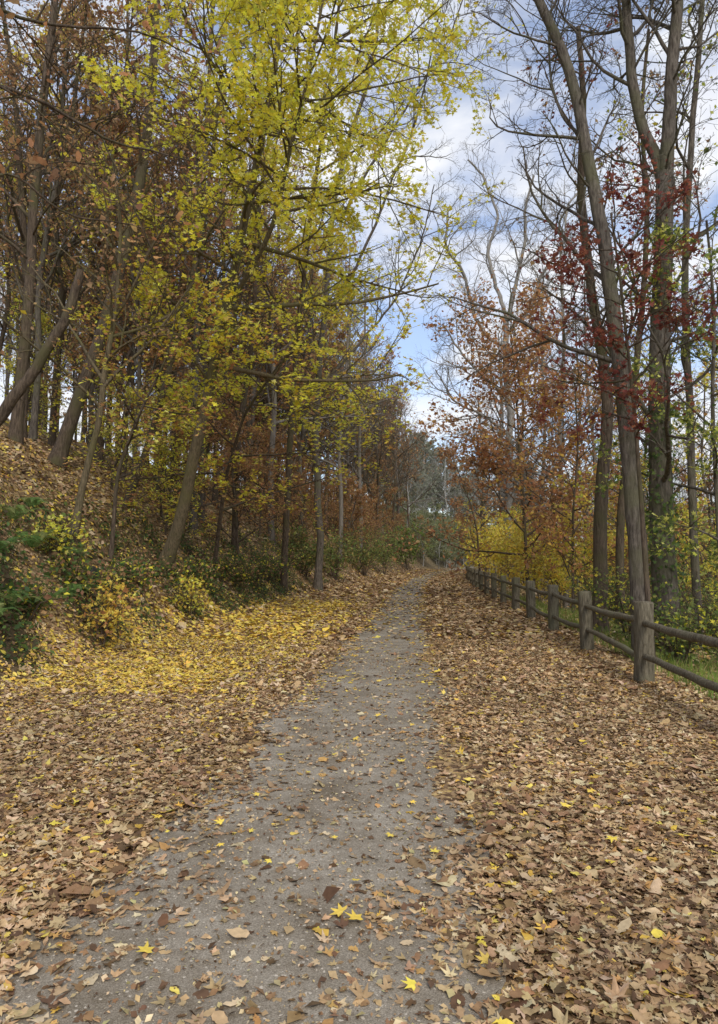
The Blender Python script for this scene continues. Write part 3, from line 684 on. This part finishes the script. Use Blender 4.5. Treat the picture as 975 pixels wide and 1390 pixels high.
for i, (u, Y, s) in enumerate([(20, 10.2, .7), (62, 10.9, .65), (95, 11.8, .65), (45, 12.2, .75), (15, 12.8, .8), (85, 13.2, .7), (2, 11.2, .75), (118, 12.6, .55), (40, 14.2, .75), (-5, 9.6, .6)]):
    fern(gx(u, Y), Y, s, ['low fern near the left edge, second from the camera', 'fern in the front of the patch, right of the low one', 'rightmost fern in the front of the patch', 'large fern in the middle of the patch on the bank', 'fern high in the patch at the left edge', 'fern in the upper right of the patch', 'fern cut by the left edge behind the low one', 'small fern furthest right on the bank', 'topmost fern of the patch, highest on the bank', 'nearest fern, cut by the left edge at the foot of the bank'][i])

def rock(x, y, s, lab):
    nu, nv_ = 18, 12; V = []; Fc = []
    pl = norm(rng.normal(size=(14, 3))); dd = rng.uniform(.6, .95, 14)
    for j in range(nv_+1):
        th = math.pi*j/nv_
        for i in range(nu):
            a = 2*math.pi*i/nu; d = np.array([math.sin(th)*math.cos(a), math.sin(th)*math.sin(a), math.cos(th)])
            dp = pl@d; r = min(1.1, np.min(np.where(dp > .1, dd/np.maximum(dp, .1), 9)))
            V.append(d*r)
    for j in range(nv_):
        for i in range(nu): Fc.append((j*nu+i, (j+1)*nu+i, (j+1)*nu+(i+1) % nu, j*nu+(i+1) % nu))
    tag(build('rock', np.array(V)*np.array([1.2, .9, .6])*s, [np.array(Fc)], ROCK, loc=(x, y, float(H(x, y))-.05*s)), lab, 'rock')
for i, (u, Y, s) in enumerate([(112, 13.8, .30), (80, 14.6, .26)]):
    rock(gx(u, Y), Y, s, ['larger dark mossy rock above the ferns', 'smaller dark rock left of the larger one on the bank'][i])

n = 16000
y = 7+24*rng.random(n)**1.3; x = xc(y)+3.9+rng.random(n)**1.2*4.5
z = H(x, y); h = .10+.16*rng.random(n); a = rng.random(n)*6.28; lx = rng.normal(0, .06, n); ly = rng.normal(0, .06, n)
V = np.stack([np.stack([x-.008*np.cos(a), y-.008*np.sin(a), z], -1), np.stack([x+.008*np.cos(a), y+.008*np.sin(a), z], -1), np.stack([x+lx, y+ly, z+h], -1)], 1).reshape(-1, 3)
tag(build('grass', V, [np.arange(3*n).reshape(-1, 3)], LEAF, colors=np.repeat(palette(n, [(.22, .34, .06), (.28, .38, .08), (.16, .24, .05), (.45, .42, .15)]), 3, 0)), 'green grass growing behind the wooden fence', 'grass', kind='stuff')
n = 24000
y = 9+30*rng.random(n*5); x = xc(y)-4.2-3.6*rng.random(n*5)
k = rng.random(n*5) < hollow(x, y)*.9; x = x[k][:n]; y = y[k][:n]; nn = len(x)
V, Fc, C = leaves(np.stack([x, y, H(x, y)+.02+.26*rng.random(nn)**2], -1), .032*rng.lognormal(0, .35, nn), gnorm(x, y)+rng.normal(0, .7, (nn, 3)), 'quad', palette(nn, DGR+GRN[:1]+[(.09, .07, .035), (.28, .18, .09), (.7, .55, .1)], [2, 2.4, 1.8, 1.6, 3, 2.6, 1.0]))
tag(build('ground_ivy', V, [Fc], LEAF, colors=C), 'dark green creeping plants in the hollows at the foot of the left bank', 'ground cover', kind='stuff')

# ------------------------------------------------------------------ fence
root = empty('post_and_rail_fence', (float(xc(9.4))+3.48, 9.4, 0))
tag(root, 'weathered wooden post and rail fence along the right side of the path', 'fence')
fb = np.array(root.location)
ys = [6.2, 9.4]
while ys[-1] < 72: ys.append(ys[-1]+3.15)
def fx(y): return float(xc(y))+3.5
for i, y in enumerate(ys):
    x = fx(y); z = float(H(x, y)); w = .098*rng.uniform(.92, 1.05); hgt = 1.0*rng.uniform(.96, 1.05)
    yaw = .087+rng.normal(0, .06); tl = rng.normal(0, .022, 2)
    zs = [-.15, 0, .3, .6, hgt-.03, hgt-.008, hgt]; ws = [1.03, 1.02, 1, .99, .98, .92, .8]
    V = []
    for zz, s in zip(zs, ws):
        for k in range(8):
            c = [(1, -.88), (1, .88), (.88, 1), (-.88, 1), (-1, .88), (-1, -.88), (-.88, -1), (.88, -1)][k]
            qx, qy = c[0]*w*s+rng.normal(0, .004), c[1]*w*s*.9+rng.normal(0, .004)
            V.append((qx*math.cos(yaw)-qy*math.sin(yaw)+tl[0]*zz, qx*math.sin(yaw)+qy*math.cos(yaw)+tl[1]*zz, zz+(rng.normal(0, .006) if zz > .9 else 0)))
    Fc = [(j*8+k, j*8+(k+1) % 8, (j+1)*8+(k+1) % 8, (j+1)*8+k) for j in range(6) for k in range(8)]
    V = np.array(V)+np.array([x, y, z])-fb
    build('post', V, [np.array(Fc), np.array([[48+k for k in range(8)]])], WOOD, root)
for i in range(len(ys)-1):
    for hh, rr in ((.80, .049), (.34, .047)):
        a = np.array([fx(ys[i]), ys[i], H(fx(ys[i]), ys[i])+hh+rng.normal(0, .022)]); b = np.array([fx(ys[i+1]), ys[i+1], H(fx(ys[i+1]), ys[i+1])+hh+rng.normal(0, .022)])
        t = np.linspace(0, 1, 14)[:, None]
        P = a*(1-t)+b*t; P += np.sin(t*math.pi)*np.array([rng.normal(0, .02), 0, rng.normal(-.02, .018)])+rng.normal(0, .004, P.shape)
        R_ = rr*(.84+.16*np.sin(t[:, 0]*math.pi))*rng.uniform(.86, 1.14, 14)**.5
        V, Fq = tubes((P-fb)[None], R_[None], 8)
        build('rail', V, [Fq], WOOD, root, smooth=True)

# ------------------------------------------------------------------ world, sun, camera
w = bpy.data.worlds.new('World'); bpy.context.scene.world = w; w.use_nodes = True
N = w.node_tree.nodes; L = w.node_tree.links; N.clear()
out = N.new('ShaderNodeOutputWorld'); bg = N.new('ShaderNodeBackground'); bg.inputs[1].default_value = .15
sky = N.new('ShaderNodeTexSky'); sky.sky_type = 'NISHITA'; sky.sun_disc = False
EL, RO = math.radians(42), math.radians(165)
sky.sun_elevation = EL; sky.sun_rotation = RO; sky.air_density = 1.0; sky.ozone_density = 2.0
tc = N.new('ShaderNodeTexCoord'); mp = N.new('ShaderNodeMapping'); mp.inputs['Scale'].default_value = (1, 1, 2.4); mp.inputs['Location'].default_value = (.62, .2, .1)
L.new(tc.outputs['Generated'], mp.inputs[0])
nz = N.new('ShaderNodeTexNoise'); nz.inputs['Scale'].default_value = 4.2; nz.inputs['Detail'].default_value = 8; nz.inputs['Roughness'].default_value = .52; nz.inputs['Distortion'].default_value = .3
L.new(mp.outputs[0], nz.inputs['Vector'])
rp = N.new('ShaderNodeValToRGB'); rp.color_ramp.elements[0].position = .42; rp.color_ramp.elements[1].position = .60
rp.color_ramp.elements[0].color = (.2, .2, .2, 1)
L.new(nz.outputs[0], rp.inputs[0])
n2 = N.new('ShaderNodeTexNoise'); n2.inputs['Scale'].default_value = 5; n2.inputs['Detail'].default_value = 6
L.new(mp.outputs[0], n2.inputs['Vector'])
r2 = N.new('ShaderNodeValToRGB'); r2.color_ramp.elements[0].position = .3; r2.color_ramp.elements[1].position = .55
r2.color_ramp.elements[0].color = (5.6, 5.8, 6.5, 1); r2.color_ramp.elements[1].color = (6.7, 6.8, 7.0, 1)
L.new(n2.outputs[0], r2.inputs[0])
blu = N.new('ShaderNodeMixRGB'); blu.blend_type = 'MULTIPLY'; blu.inputs[0].default_value = 1; blu.inputs[2].default_value = (1.5, 1.45, 1.5, 1)
L.new(sky.outputs[0], blu.inputs[1])
mx = N.new('ShaderNodeMixRGB')
L.new(rp.outputs[0], mx.inputs[0]); L.new(blu.outputs[0], mx.inputs[1]); L.new(r2.outputs[0], mx.inputs[2])
L.new(mx.outputs[0], bg.inputs[0]); L.new(bg.outputs[0], out.inputs[0])
sd = bpy.data.lights.new('sun', 'SUN'); sd.energy = 2.1; sd.angle = math.radians(18); sd.color = (1, .94, .84)
so = bpy.data.objects.new('sun', sd); col.objects.link(so)
from mathutils import Vector
dv = Vector((math.sin(RO)*math.cos(EL), math.cos(RO)*math.cos(EL), math.sin(EL)))
so.rotation_euler = dv.to_track_quat('Z', 'Y').to_euler()
cd = bpy.data.cameras.new('camera'); co = bpy.data.objects.new('camera', cd); col.objects.link(co)
cd.sensor_fit = 'VERTICAL'; cd.sensor_height = 36; cd.lens = 36*F/1390; cd.shift_y = -45/1390; cd.clip_end = 3000
co.location = (0, 0, CH); co.rotation_euler = (math.pi/2+TH, 0, 0)
sc = bpy.context.scene; sc.camera = co
sc.view_settings.view_transform = 'Standard'; sc.view_settings.look = 'None'; sc.view_settings.exposure = 0
